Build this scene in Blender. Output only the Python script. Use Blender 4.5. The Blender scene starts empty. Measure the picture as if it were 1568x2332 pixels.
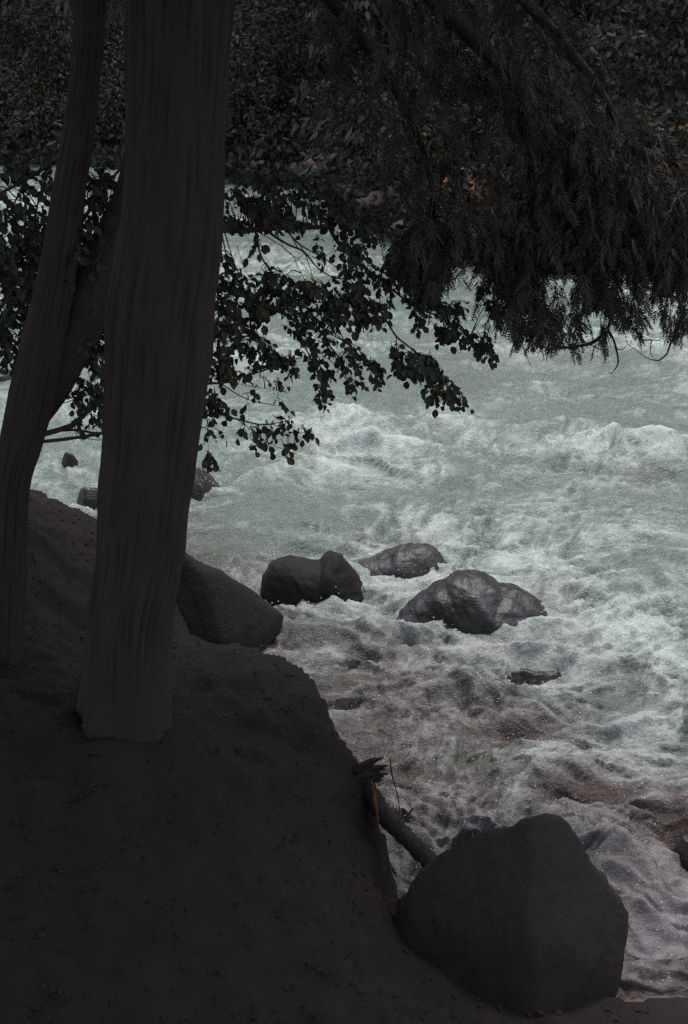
import bpy, math, random
import numpy as np
from mathutils import Vector, Matrix

random.seed(7)
RNG = np.random.RandomState(11)
sc = bpy.context.scene
COL = sc.collection

# ------------------------------------------------------------------ camera
H = 4.5
PITCH = math.radians(22.0)
F = 1267.0
S = 688.0 / 1568.0
CP, SP = math.cos(PITCH), math.sin(PITCH)

def ray(dx, dy):
    X = (dx * S - 344.0) / F
    V = (512.0 - dy * S) / F
    return X, CP + V * SP, -SP + V * CP

def at(dx, dy, Y):
    """point of the scene at distance Y in the direction of photo position dx, dy"""
    x, y, z = ray(dx, dy)
    t = Y / y
    return Vector((x * t, Y, H + z * t))

def atz(dx, dy, z0=0.0):
    x, y, z = ray(dx, dy)
    t = (z0 - H) / z
    return Vector((x * t, y * t, z0))

def m_per_unit(Y):
    """metres per photo unit at distance Y (approx.)"""
    return S / F * Y * 1.06

cam_d = bpy.data.cameras.new("camera")
cam = bpy.data.objects.new("camera", cam_d)
COL.objects.link(cam)
cam.location = (0, 0, H)
cam.rotation_euler = (math.radians(90) - PITCH, 0, 0)
cam_d.sensor_fit = 'VERTICAL'
cam_d.sensor_height = 36.0
cam_d.lens = F / 1024.0 * 36.0
cam_d.clip_start = 0.05
cam_d.clip_end = 1000
sc.camera = cam

# ------------------------------------------------------------------ noise
_P = RNG.permutation(512)
_P = np.concatenate([_P, _P, _P])
_G = np.stack([np.cos(np.linspace(0, 2 * np.pi, 64, False)), np.sin(np.linspace(0, 2 * np.pi, 64, False))], 1)

def perlin(x, y, seed=0):
    x = np.asarray(x, float) + 37.17 * seed
    y = np.asarray(y, float) - 19.73 * seed
    xi = np.floor(x).astype(int); yi = np.floor(y).astype(int)
    xf = x - xi; yf = y - yi
    u = xf * xf * xf * (xf * (xf * 6 - 15) + 10)
    v = yf * yf * yf * (yf * (yf * 6 - 15) + 10)
    def g(a, b, fx, fy):
        h = _P[(_P[a & 511] + b) & 511] & 63
        return _G[h, 0] * fx + _G[h, 1] * fy
    n00 = g(xi, yi, xf, yf); n10 = g(xi + 1, yi, xf - 1, yf)
    n01 = g(xi, yi + 1, xf, yf - 1); n11 = g(xi + 1, yi + 1, xf - 1, yf - 1)
    return ((n00 * (1 - u) + n10 * u) * (1 - v) + (n01 * (1 - u) + n11 * u) * v) * 1.5

def fbm(x, y, octv=4, seed=0, gain=0.5):
    s = 0; a = 1.0; f = 1.0
    for k in range(octv):
        s = s + a * perlin(x * f, y * f, seed + k * 3)
        a *= gain; f *= 2.03
    return s

def ridged(x, y, octv=4, seed=0, gain=0.55):
    s = 0; a = 1.0; f = 1.0
    for k in range(octv):
        s = s + a * (1 - np.abs(perlin(x * f, y * f, seed + k * 5)) * 2.2)
        a *= gain; f *= 2.1
    return s

def sstep(a, b, x):
    t = np.clip((x - a) / (b - a), 0, 1)
    return t * t * (3 - 2 * t)

# ------------------------------------------------------------------ materials
def new_mat(name):
    m = bpy.data.materials.new(name)
    m.use_nodes = True
    nt = m.node_tree
    b = nt.nodes['Principled BSDF']
    return m, nt, b

def noise_mat(name, c1, c2, scale=6.0, rough=0.8, bump=0.4, bscale=20.0, spec=0.3, stretch=(1, 1, 1), pos=(0.35, 0.65), detail=8, extra=None, bdist=0.02, bdetail=8):
    m, nt, b = new_mat(name)
    N, L = nt.nodes, nt.links
    tc = N.new('ShaderNodeTexCoord')
    mp = N.new('ShaderNodeMapping'); mp.inputs['Scale'].default_value = stretch
    L.new(tc.outputs['Object'], mp.inputs['Vector'])
    n1 = N.new('ShaderNodeTexNoise'); n1.inputs['Scale'].default_value = scale; n1.inputs['Detail'].default_value = detail
    n1.inputs['Roughness'].default_value = 0.65
    L.new(mp.outputs[0], n1.inputs['Vector'])
    r = N.new('ShaderNodeValToRGB')
    r.color_ramp.elements[0].position = pos[0]; r.color_ramp.elements[0].color = (*c1, 1)
    r.color_ramp.elements[1].position = pos[1]; r.color_ramp.elements[1].color = (*c2, 1)
    if extra:
        e = r.color_ramp.elements.new(extra[0]); e.color = (*extra[1], 1)
    L.new(n1.outputs['Fac'], r.inputs[0]); L.new(r.outputs[0], b.inputs['Base Color'])
    n2 = N.new('ShaderNodeTexNoise'); n2.inputs['Scale'].default_value = bscale; n2.inputs['Detail'].default_value = bdetail
    n2.inputs['Roughness'].default_value = 0.7
    L.new(mp.outputs[0], n2.inputs['Vector'])
    bp = N.new('ShaderNodeBump'); bp.inputs['Strength'].default_value = bump; bp.inputs['Distance'].default_value = bdist
    L.new(n2.outputs['Fac'], bp.inputs['Height']); L.new(bp.outputs[0], b.inputs['Normal'])
    b.inputs['Roughness'].default_value = rough
    b.inputs['Specular IOR Level'].default_value = spec
    return m

M = {}
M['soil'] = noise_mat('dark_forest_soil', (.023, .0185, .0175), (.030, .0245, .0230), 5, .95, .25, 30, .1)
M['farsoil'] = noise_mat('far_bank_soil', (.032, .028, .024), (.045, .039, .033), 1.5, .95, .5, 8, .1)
M['bark'] = noise_mat('furrowed_conifer_bark', (.042, .034, .032), (.056, .044, .040), 9, .95, .35, 30, .12, (1, 1, .12))
M['bark2'] = noise_mat('smooth_grey_brown_bark', (.044, .035, .033), (.056, .044, .040), 7, .95, .3, 26, .12, (1, 1, .18))
M['twig'] = noise_mat('dark_twig_bark', (.040, .033, .028), (.060, .048, .040), 30, .85, .3, 60, .15)
M['leaf'] = noise_mat('green_leaf', (.042, .046, .034), (.064, .069, .046), 12, .7, .1, 60, .1, extra=(.8, (.100, .085, .045)))
M['leafold'] = noise_mat('turning_leaf', (.08, .07, .035), (.13, .07, .035), 14, .65, .1, 60, .2)
M['needle'] = noise_mat('hemlock_needles', (.054, .049, .044), (.070, .064, .055), 9, .75, .1, 60, .15)
M['farleaf'] = noise_mat('far_green_leaf', (.042, .044, .036), (.056, .062, .046), 2.2, .8, .1, 10, .15, pos=(.35, .7))
M['farconifer'] = noise_mat('far_conifer_needles', (.055, .056, .046), (.075, .077, .060), 1.6, .85, .1, 10, .1)
M['orange'] = noise_mat('orange_autumn_leaf', (.13, .060, .032), (.30, .12, .065), 3, .8, .1, 10, .15)
M['rock'] = noise_mat('dark_dry_rock', (.025, .0215, .021), (.034, .0285, .028), 6, .95, .6, 18, .2)
M['blackrock'] = noise_mat('near_black_rock', (.011, .010, .0095), (.019, .0165, .0155), 6, .8, .7, 18, .2)
M['wetrock'] = noise_mat('wet_purple_grey_rock', (.009, .008, .008), (.062, .050, .057), 4.5, .40, .6, 9, .5, (1, .8, 1.8), (.48, .72), bdist=.04, bdetail=5)
M['farrock'] = noise_mat('pale_shore_rock', (.05, .038, .037), (.12, .085, .085), 1.4, .8, .6, 6, .25)
M['redwood'] = noise_mat('broken_reddish_wood', (.07, .028, .014), (.16, .06, .03), 20, .8, .4, 50, .2, (1, 1, .2))
M['driftwood'] = noise_mat('dark_driftwood', (.028, .023, .021), (.042, .034, .030), 14, .85, .5, 40, .2, (1, 1, .3))
M['pebble'] = noise_mat('leaf_litter', (.024, .019, .017), (.036, .028, .024), 9, .9, .3, 40, .15)

# ------------------------------------------------------------------ object helpers
def tag(o, label=None, cat=None, group=None, kind=None):
    if label: o['label'] = label
    if cat: o['category'] = cat
    if group: o['group'] = group
    if kind: o['kind'] = kind
    return o

def mesh_obj(name, verts, faces, mat, parent=None, smooth=False):
    me = bpy.data.meshes.new(name)
    me.from_pydata([tuple(v) for v in verts], [], faces)
    me.materials.append(mat)
    if smooth:
        me.polygons.foreach_set('use_smooth', [True] * len(me.polygons))
    me.update()
    o = bpy.data.objects.new(name, me)
    COL.objects.link(o)
    if parent is not None:
        o.parent = parent
        o.location = -Vector(parent.location)
    return o

def grid_obj(name, V, nr, nc, mat, parent=None, wrap=False, smooth=True):
    """V (nr*nc,3) numpy grid"""
    r = np.arange(nr - 1)[:, None]; ncf = nc if wrap else nc - 1
    c = np.arange(ncf)[None, :]
    a = r * nc + c; b = r * nc + (c + 1) % nc
    q = np.stack([a, b, b + nc, a + nc], -1).reshape(-1, 4).astype(np.int32)
    me = bpy.data.meshes.new(name)
    me.vertices.add(len(V)); me.vertices.foreach_set('co', V.astype(np.float32).ravel())
    me.loops.add(q.size); me.loops.foreach_set('vertex_index', q.ravel())
    me.polygons.add(len(q))
    me.polygons.foreach_set('loop_start', np.arange(0, q.size, 4, dtype=np.int32))
    me.polygons.foreach_set('loop_total', np.full(len(q), 4, dtype=np.int32))
    me.polygons.foreach_set('use_smooth', np.full(len(q), smooth))
    me.materials.append(mat)
    me.update(calc_edges=True); me.validate()
    o = bpy.data.objects.new(name, me)
    COL.objects.link(o)
    if parent is not None:
        o.parent = parent
        o.location = -Vector(parent.location)
    return o

def empty(name, loc):
    o = bpy.data.objects.new(name, None)
    o.location = loc
    o.empty_display_size = .2
    COL.objects.link(o)
    return o

def smooth_path(pts, rad, n):
    """Catmull-Rom through points with radii -> n samples"""
    P = [Vector(p) for p in pts]
    P = [P[0] * 2 - P[1]] + P + [P[-1] * 2 - P[-2]]
    R = [rad[0]] + list(rad) + [rad[-1]]
    out = []; orr = []
    m = len(pts) - 1
    for i in range(n):
        u = i / (n - 1) * m
        k = min(int(u), m - 1); t = u - k
        p0, p1, p2, p3 = P[k], P[k + 1], P[k + 2], P[k + 3]
        out.append(0.5 * ((2 * p1) + (p2 - p0) * t + (2 * p0 - 5 * p1 + 4 * p2 - p3) * t * t + (3 * p1 - p0 - 3 * p2 + p3) * t ** 3))
        orr.append(R[k + 1] * (1 - t) + R[k + 2] * t)
    return out, orr

class MB:
    def __init__(s): s.v = []; s.f = []
    def tube(s, pts, rad, seg=6, wob=0.0):
        base = len(s.v)
        n = len(pts)
        for i, p in enumerate(pts):
            d = (pts[min(i + 1, n - 1)] - pts[max(i - 1, 0)])
            if d.length < 1e-9: d = Vector((0, 0, 1))
            d.normalize()
            a = d.cross(Vector((0.13, 0.21, 1)) if abs(d.z) < .95 else Vector((1, 0, 0))).normalized()
            b = d.cross(a)
            for k in range(seg):
                th = 2 * math.pi * k / seg
                r = rad[i] * (1 + random.uniform(-wob, wob))
                s.v.append(p + (a * math.cos(th) + b * math.sin(th)) * r)
        for i in range(n - 1):
            for k in range(seg):
                k2 = (k + 1) % seg
                s.f.append((base + i * seg + k, base + i * seg + k2, base + (i + 1) * seg + k2, base + (i + 1) * seg + k))
        s.f.append(tuple(base + k for k in range(seg))[::-1])
        s.f.append(tuple(base + (n - 1) * seg + k for k in range(seg)))
    def leaf(s, p, d, nrm, L, W):
        """folded ovate leaf: stalk at p, pointing d"""
        d = d.normalized()
        sd = d.cross(nrm)
        if sd.length < 1e-4: sd = d.cross(Vector((1, 0, 0)))
        sd.normalize(); up = sd.cross(d)
        b = len(s.v)
        f = W * .18
        s.v += [p, p + d * L * .28 + sd * W * .40 + up * f, p + d * L * .62 + sd * W * .46 + up * f, p + d * L * 1.0 - up * L * .08,
                p + d * L * .62 - sd * W * .46 + up * f, p + d * L * .28 - sd * W * .40 + up * f, p + d * L * .5, p + d * L * .88 + sd * W * .22, p + d * L * .88 - sd * W * .22]
        s.f += [(b, b + 1, b + 6), (b + 1, b + 2, b + 6), (b + 2, b + 7, b + 3, b + 6), (b, b + 6, b + 5), (b + 6, b + 4, b + 5), (b + 6, b + 3, b + 8, b + 4)]
    def blade(s, p, d, nrm, L, W):
        d = d.normalized(); sd = d.cross(nrm)
        if sd.length < 1e-4: sd = d.cross(Vector((1, 0, 0)))
        sd.normalize()
        b = len(s.v)
        s.v += [p, p + d * L * .3 + sd * W * .5, p + d * L, p + d * L * .3 - sd * W * .5]
        s.f.append((b, b + 1, b + 2, b + 3))
    def build(s, name, mat, parent=None, smooth=False):
        return mesh_obj(name, s.v, s.f, mat, parent, smooth)

def rv(a=1.0):
    while True:
        v = Vector((random.uniform(-1, 1), random.uniform(-1, 1), random.uniform(-1, 1)))
        if .05 < v.length < 1: return v.normalized() * a

# ------------------------------------------------------------------ near bank terrain
LIP = [(-250, 1060, 1.5), (-50, 1085, 1.3), (60, 1108, 1.2), (225, 1182, 1.1), (330, 1235, 1.0), (385, 1330, .9), (432, 1445, .8),
       (500, 1470, .75), (548, 1468, .75), (600, 1482, .85), (650, 1500, .9), (690, 1522, .9), (722, 1556, .9), (740, 1612, .9), (765, 1660, .88), (790, 1690, .85), (806, 1718, .8), (815, 1742, .78),
       (838, 1800, .65), (862, 1880, .5), (872, 1930, .4), (862, 2060, .35), (900, 2130, .3), (980, 2210, .25), (1120, 2268, .15), (1390, 2276, .12), (1568, 2277, .12), (1900, 2280, .12)]  # last points: low ledge, added to make a dark strip at lower right
lip3 = [atz(a, b, c) for a, b, c in LIP]
lip3 = [Vector((-16, 12.5, 1.6)), Vector((-8, 10.4, 1.6))] + lip3 + [Vector((7, 4.4, .12)), Vector((16, 2.0, .2))]
LP = np.array([[p.x, p.y] for p in lip3]); LZ = np.array([p.z for p in lip3])
POLY = np.concatenate([LP, [[16, -14], [-16, -14]]])

def poly_dist(x, y, P, Zs=None):
    best = np.full(x.shape, 1e9); bz = np.zeros(x.shape); bw = np.zeros(x.shape)
    for i in range(len(P) - 1):
        a = P[i]; b = P[i + 1]; ab = b - a
        t = np.clip(((x - a[0]) * ab[0] + (y - a[1]) * ab[1]) / (ab @ ab + 1e-12), 0, 1)
        d = np.hypot(x - a[0] - t * ab[0], y - a[1] - t * ab[1])
        m = d < best
        best = np.where(m, d, best)
        if Zs is not None:
            w_ = np.sqrt(ab @ ab) / (d * d + .01) ** 1.6
            bz = bz + w_ * (Zs[i] * (1 - t) + Zs[i + 1] * t); bw = bw + w_
    if Zs is not None: bz = bz / bw
    return best, bz

def in_poly(x, y, P):
    c = np.zeros(x.shape, bool); j = len(P) - 1
    for i in range(len(P)):
        yi, yj, xi, xj = P[i][1], P[j][1], P[i][0], P[j][0]
        m = ((yi > y) != (yj > y)) & (x < (xj - xi) * (y - yi) / (yj - yi + 1e-12) + xi)
        c ^= m; j = i
    return c

def bank_sd(x, y):
    d, z = poly_dist(x, y, LP, LZ)
    return np.where(in_poly(x, y, POLY), d, -d), z

def bank_h(x, y):
    x = np.asarray(x, float); y = np.asarray(y, float)
    sd, z = bank_sd(x, y)
    sd = sd + fbm(x * 5, y * 5, 3, 5) * .030 + fbm(x * 18, y * 18, 2, 9) * .008
    n = (ridged(x * 1.7, y * 1.7, 4, 63) - 1.3) * .045 + fbm(x * 1.3, y * 1.3, 4, 2) * .07 + fbm(x * 7, y * 7, 3, 3) * .018
    inn = z + .28 * np.clip(sd, 0, 8) + n * np.clip(sd * 2, 0, 1)
    inn = inn + .50 * np.exp(-((x + .98) ** 2 / 1.1 + (y - 4.75) ** 2 / .75))
    rc = np.hypot(x + .985, y - 5.0)
    inn = inn + .16 * np.exp(-(rc / .52) ** 4) + .05 * np.exp(-((rc - .5) / .12) ** 2) * fbm(x * 6, y * 6, 2, 55)
    inn = np.where(inn > 2.7, 2.7 + (inn - 2.7) * .2, inn)
    out = z - 2.6 * np.clip(-sd, 0, 9) ** .85 - .02
    return np.where(sd > 0, inn, np.maximum(out, -1.0))

ax = np.concatenate([np.arange(-16, -5, .25), np.arange(-5, 3.2, .035), np.arange(3.2, 16, .25)])
ay = np.concatenate([np.arange(-14, 2.0, .35), np.arange(2.0, 10.2, .035), np.arange(10.2, 14, .2)])
XX, YY = np.meshgrid(ax, ay)
V = np.stack([XX, YY, bank_h(XX, YY)], -1).reshape(-1, 3)
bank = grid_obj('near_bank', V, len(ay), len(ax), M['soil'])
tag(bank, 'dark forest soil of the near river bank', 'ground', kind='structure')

# ------------------------------------------------------------------ rocks built from a traced silhouette with real thickness
def rock(name, outline, Y, depth, mat, seed=0, rough=.04, parent=None, nring=46, nseg=130, lean=0.0, facet=.0, zfloor=-.4, top_round=.8, waterline=None, cut=.92, sink=0.0):
    """outline in photo units, clockwise from lower left over the top to lower right; base hidden under water or soil"""
    if waterline:
        xm = sum(a for a, b in outline) / len(outline)
        w0 = atz(xm, waterline, 0.0)
        Y = w0.y + depth * .75
        k = Y / w0.y
    pts = [at(a, b, Y) for a, b in outline]
    # resample over the top
    seglen = [0]
    for i in range(1, len(pts)): seglen.append(seglen[-1] + (pts[i] - pts[i - 1]).length)
    tot = seglen[-1]
    res = []
    for k in range(nseg):
        u = tot * k / (nseg - 1)
        i = max(j for j in range(len(seglen)) if seglen[j] <= u + 1e-9); i = min(i, len(pts) - 2)
        t = (u - seglen[i]) / (seglen[i + 1] - seglen[i] + 1e-9)
        res.append(pts[i].lerp(pts[i + 1], t))
    P = np.array([[p.x, p.y, p.z] for p in res])
    # light smoothing
    P[1:-1] = P[1:-1] * .7 + (P[:-2] + P[2:]) * .15
    base = np.array([(P[0, 0] + P[-1, 0]) / 2, Y, min(P[0, 2], P[-1, 2]) if not waterline else -.12])
    vd = np.array([base[0], base[1], 0]); vd /= np.linalg.norm(vd)
    V = []
    th = np.linspace(-math.pi / 2, math.pi / 2, nring)
    for a in th:
        s = max(math.cos(a), .02) ** top_round
        off = math.sin(a) * depth
        Q = P.copy()
        Q[:, 0] = base[0] + (P[:, 0] - base[0]) * s + vd[0] * off
        Q[:, 1] = base[1] + vd[1] * off
        Q[:, 2] = base[2] + (P[:, 2] - base[2]) * s + lean * off
        # skirts going down below water
        lo1 = Q[:1].copy(); lo1[:, 2] = zfloor; lo2 = Q[-1:].copy(); lo2[:, 2] = zfloor
        V.append(np.concatenate([lo1, Q, lo2]))
    V = np.array(V)
    nr, nc = V.shape[:2]
    c = V.reshape(-1, 3).mean(0)
    D = V - c; D /= np.linalg.norm(D, axis=2, keepdims=True) + 1e-9
    q = V * (3.2 if facet == 0 else 2.4)
    n = fbm(q[..., 0] + q[..., 2] * .7, q[..., 1] - q[..., 2] * .9, 5, seed) * rough
    if facet:
        rr = ridged(q[..., 0] * .9 + q[..., 2], q[..., 1] * .9 - q[..., 2] * .8, 3, seed + 9)
        n = n + (rr - 1.1) * facet
        st_ = ridged(q[..., 0] * 1.1 + q[..., 2] * 3.6, q[..., 1] * 1.2 + q[..., 2] * 2.5, 3, seed + 19)
        n = n + (st_ - 1.1) * facet * .55
    V = V + D * n[..., None]
    # split faces: flat breaks on the near and upper sides
    rs = np.random.RandomState(seed * 7 + 1)
    dim = np.abs(D * 0 + V - c).reshape(-1, 3).max(0)
    for _ in range(16):
        pn = np.array([rs.uniform(-1, 1), 0, rs.uniform(-.1, 1.0)]) * .8 - np.array([vd[0], vd[1], 0]) * rs.uniform(.25, 1.1)
        pn /= np.linalg.norm(pn)
        dt = (V - c) @ pn
        mx = np.percentile(dt, 99.5); lim_ = mx * rs.uniform(.74, .93)
        ex = np.clip(dt - lim_, 0, None) * cut
        V = V - pn * ex[..., None]
    V = V + D * (fbm(V[..., 0] * 9 + V[..., 2] * 5, V[..., 1] * 9 - V[..., 2] * 7, 4, seed + 31) * .006)[..., None]
    V[..., 2] -= sink
    o = grid_obj(name, V.reshape(-1, 3), nr, nc, mat, parent)
    return o

ROCKXY = []   # x, y, r: foam gathers round these
def addrock(dx, dy, r): 
    p = atz(dx, dy, 0); ROCKXY.append((p.x, p.y, r))

# flat-topped boulder and the rounded one against its right side: one block in the photo
tag(rock('river_boulder', [(586, 1400), (594, 1338), (606, 1300), (622, 1281), (660, 1276), (700, 1283), (733, 1284), (742, 1272), (760, 1262), (780, 1266), (800, 1292), (820, 1322), (835, 1350), (846, 1400)], 8.35, .30, M['blackrock'], 3, .02, facet=.012, waterline=1356, cut=.12, top_round=.6),
    'black flat topped boulder with a round knob on its right end, in foaming water', 'rock')
tag(rock('river_boulder', [(740, 1320), (800, 1275), (850, 1262), (885, 1248), (910, 1236), (950, 1231), (985, 1236), (1005, 1252), (1028, 1278), (1045, 1330)], 9.3, .30, M['wetrock'], 8, .015, facet=.018, waterline=1274, sink=.06, cut=.3),
    'low wet rock farthest out of the midstream rocks, sloping down to the left', 'rock')
tag(rock('river_boulder', [(885, 1440), (935, 1366), (965, 1350), (1000, 1332), (1030, 1318), (1060, 1312), (1100, 1318), (1130, 1334), (1145, 1350), (1175, 1348), (1210, 1366), (1250, 1394), (1276, 1440)], 7.95, .42, M['wetrock'], 14, .015, facet=.022, waterline=1438, cut=.15, top_round=.65),
    'largest midstream rock, wet purple grey with cracked ridges and foam at its right end', 'rock')
tag(rock('river_boulder', [(1080, 1570), (1130, 1534), (1160, 1522), (1200, 1513), (1240, 1515), (1275, 1526), (1290, 1546), (1310, 1580)], 7.35, .22, M['wetrock'], 21, .02, facet=.02, waterline=1535, sink=.02),
    'submerged purple rock with white water pouring over it', 'rock')
tag(rock('river_boulder', [(415, 1140), (425, 1085), (440, 1072), (455, 1068), (478, 1084), (497, 1104), (506, 1125)], 10.9, .24, M['wetrock'], 25, .02, facet=.02, waterline=1118),
    'small wet rock just right of the large trunk, under a hanging twig', 'rock')
tag(rock('river_boulder', [(168, 1150), (176, 1118), (190, 1111), (225, 1113), (260, 1118), (290, 1130), (300, 1150)], 10.6, .14, M['wetrock'], 31, .015, facet=.01, waterline=1136),
    'low wet rock between the leaning trunk and the large trunk', 'rock')
tag(rock('river_boulder', [(140, 1052), (145, 1036), (152, 1031), (165, 1036), (176, 1050)], 12.6, .08, M['wetrock'], 33, .01, waterline=1047),
    'tiny dark rock tip with a wake, seen between the two trunks', 'rock')
tag(rock('river_boulder', [(1505, 1975), (1530, 1925), (1552, 1905), (1580, 1900), (1640, 1905), (1690, 1990)], 5.95, .14, M['wetrock'], 35, .02, facet=.02, waterline=1950),
    'wet brown rock awash at the right edge of the picture', 'rock')
# near shore
tag(rock('shore_outcrop', [(300, 1480), (340, 1300), (390, 1262), (418, 1268), (470, 1295), (505, 1305), (530, 1325), (580, 1358), (620, 1388), (655, 1408), (662, 1418), (655, 1432), (600, 1450), (560, 1475)], 8.6, .45, M['blackrock'], 41, .02, nseg=120, cut=.5),
    'dark pointed rock outcrop jutting from the bank behind the large trunk', 'rock')
tag(rock('black_boulder', [(870, 2180), (905, 2070), (945, 2010), (1000, 1962), (1050, 1935), (1090, 1915), (1130, 1904), (1170, 1900), (1200, 1884), (1240, 1878), (1290, 1880), (1320, 1896), (1345, 1935), (1360, 1975), (1400, 2030), (1428, 2075), (1441, 2105), (1436, 2150), (1420, 2200), (1398, 2285), (1380, 2400)], 4.85, .50, M['rock'], 47, .012, nseg=140, nring=30, zfloor=-.5, facet=.010, top_round=1.0),
    'big black boulder in the lower right corner of the bank, water curling past it', 'rock')
tag(rock('gravel_point', [(-140, 900), (-60, 855), (0, 846), (40, 850), (75, 862), (95, 880)], 16.2, .4, M['wetrock'], 51, .04, waterline=870),
    'pale rock point at the left edge, behind the leaning trunk', 'rock')
for a in [(715, 1340, .45), (610, 1345, .3), (800, 1345, .3), (910, 1285, .4), (1000, 1285, .35), (960, 1380, .35), (1080, 1430, .45), (1200, 1430, .35), (1240, 1400, .3), (1220, 1550, .35), (470, 1120, .3), (1530, 1960, .3), (1560, 2120, .2), (220, 1145, .3), (160, 1050, .15), (1350, 1940, .3), (1440, 2110, .25)]:
    addrock(*a)

# ------------------------------------------------------------------ water
nr, nc = 900, 760
v = np.linspace(1 / 2.6, 1 / 62.0, nr)
YW = 1 / v
s = np.linspace(-1, 1, nc)
TX = .38 * s + .62 * s ** 5
Yg, Tg = np.meshgrid(YW, TX, indexing='ij')
Xg = Yg * Tg * 1.25

def gauss(dx, dy, rx, ry):
    c = atz(dx, dy); a = atz(dx + rx, dy); b = atz(dx, dy - ry); b2 = atz(dx, dy + ry)
    wx = abs(a.x - c.x); wy = (b.y - b2.y) / 2
    return np.exp(-(((Xg - c.x) / wx) ** 2 + ((Yg - c.y) / wy) ** 2))

sd, _ = bank_sd(Xg, Yg)
dist = -sd
# flow warp
wx = fbm(Xg * .55, Yg * .4, 3, 41) * .55
wy = fbm(Xg * .5, Yg * .45, 3, 47) * .5
XF = Xg + wx; YF = Yg + wy
# turbulence map: calm green pool areas and rapids
T = .55 + .35 * fbm(Xg * .22, Yg * .35, 3, 61)
for f in [(640, 1130, 230, 80, -.42), (1060, 1030, 130, 30, -.35), (1000, 1110, 260, 40, -.25), (1300, 830, 250, 50, -.2), (560, 1200, 120, 50, -.1),
          (800, 990, 120, 60, .55), (1420, 1020, 160, 45, .45), (1000, 930, 120, 40, .2), (1300, 1330, 240, 130, .40), (1450, 1500, 160, 160, .35),
          (1250, 1900, 280, 90, .30), (1420, 1950, 140, 260, .30), (850, 1480, 250, 60, .15), (700, 1350, 120, 50, .1), (900, 1700, 150, 120, -.12),
          (1340, 1800, 70, 34, -.75), (1180, 1640, 130, 28, -.45), (1540, 1850, 50, 60, -.4), (760, 590, 300, 60, .15), (1060, 1650, 60, 26, -.3), (1060, 1890, 80, 50, .6), (1480, 2200, 90, 40, .1)]:
    T = T + gauss(*f[:4]) * f[4]
rk = np.zeros_like(Xg)
for (x0, y0, r) in ROCKXY:
    rk = np.maximum(rk, np.exp(-(((Xg - x0) ** 2 + (Yg - y0) ** 2) / r ** 2)))
T = T + rk * .25
T = np.clip(T, 0.03, 1.3)
# heights
far = sstep(8, 30, Yg)
h = .11 * fbm(Xg * .35, Yg * .5, 3, 71)
ch1 = ridged(XF * .55 + YF * .12, YF * 1.15, 3, 81) - 1.1
ch2 = ridged(XF * 1.5 + YF * .35, YF * 2.6, 3, 85) - 1.1
ch3 = fbm(XF * 3.4 + YF * .8, YF * 6.0, 3, 91)
wx2 = wx + .12 * fbm(Xg * 2.2, Yg * 2.6, 3, 141); wy2 = wy + .12 * fbm(Xg * 2.4, Yg * 2.2, 3, 147)
ch4 = fbm((Xg + wx2) * 8.5, (Yg + wy2) * 11.0, 3, 95)
h += T * (.075 * ch1 + .050 * ch2 + .030 * ch3 * (.4 + T)) + .009 * ch4 * (.3 + T)
h += .010 * fbm(XF * 4, YF * 9, 2, 99)
bl = np.abs(perlin((Xg + wx2) * 3.1, (Yg + wy2) * 3.1, 151)) * 1.6 + np.abs(perlin((Xg + wx2) * 6.6, (Yg + wy2 * 1.3) * 6.8, 153)) * .9 + np.abs(perlin((Xg + wx2) * 14, (Yg + wy2) * 14, 157)) * .5
h += .026 * (bl - .6) * sstep(.15, 1.0, T)
near_ = sstep(11, 6, Yg)
bl3 = np.abs(perlin((Xg + wx2) * 19, (Yg + wy2) * 22, 171)) + .6 * np.abs(perlin((Xg + wx2) * 37, (Yg + wy2) * 40, 173))
h += .014 * (.5 - bl3) * near_ * sstep(.1, .8, T)
# standing waves seen in the photo
for (dx, dy, rx, ry, a) in [(800, 955, 120, 34, .20), (1420, 1010, 170, 30, .20), (1440, 1072, 120, 12, -.22), (1060, 985, 90, 14, -.10), (860, 1060, 60, 18, -.08), (1250, 965, 160, 14, .10),
                            (1340, 1800, 75, 26, -.15), (1320, 1735, 120, 26, .08), (1150, 1890, 160, 40, .07), (1180, 1640, 110, 20, -.12), (1200, 1580, 140, 26, .12), (1060, 1560, 70, 22, .10),
                            (1190, 1500, 90, 22, .10), (900, 1395, 110, 14, -.07), (850, 1440, 120, 20, .08), (1440, 2000, 80, 120, .12), (1545, 1880, 40, 60, -.15), (700, 1440, 80, 18, .06)]:
    h = h + gauss(dx, dy, rx, ry) * a
h = h + rk * .012
h = h * (1 - .45 * sstep(18, 40, Yg)) * sstep(-.4, .5, dist) * .95
h = h - .04
W = np.stack([Xg + .03 * ch3 * T, Yg - .03 * ch2 * T, h], -1)
water_m, nt, bs = new_mat('churning_river_water')
water = grid_obj('river_water', W.reshape(-1, 3), nr, nc, water_m)
tag(water, 'milky green white water river rushing past the rocks', 'water', kind='structure')
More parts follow.
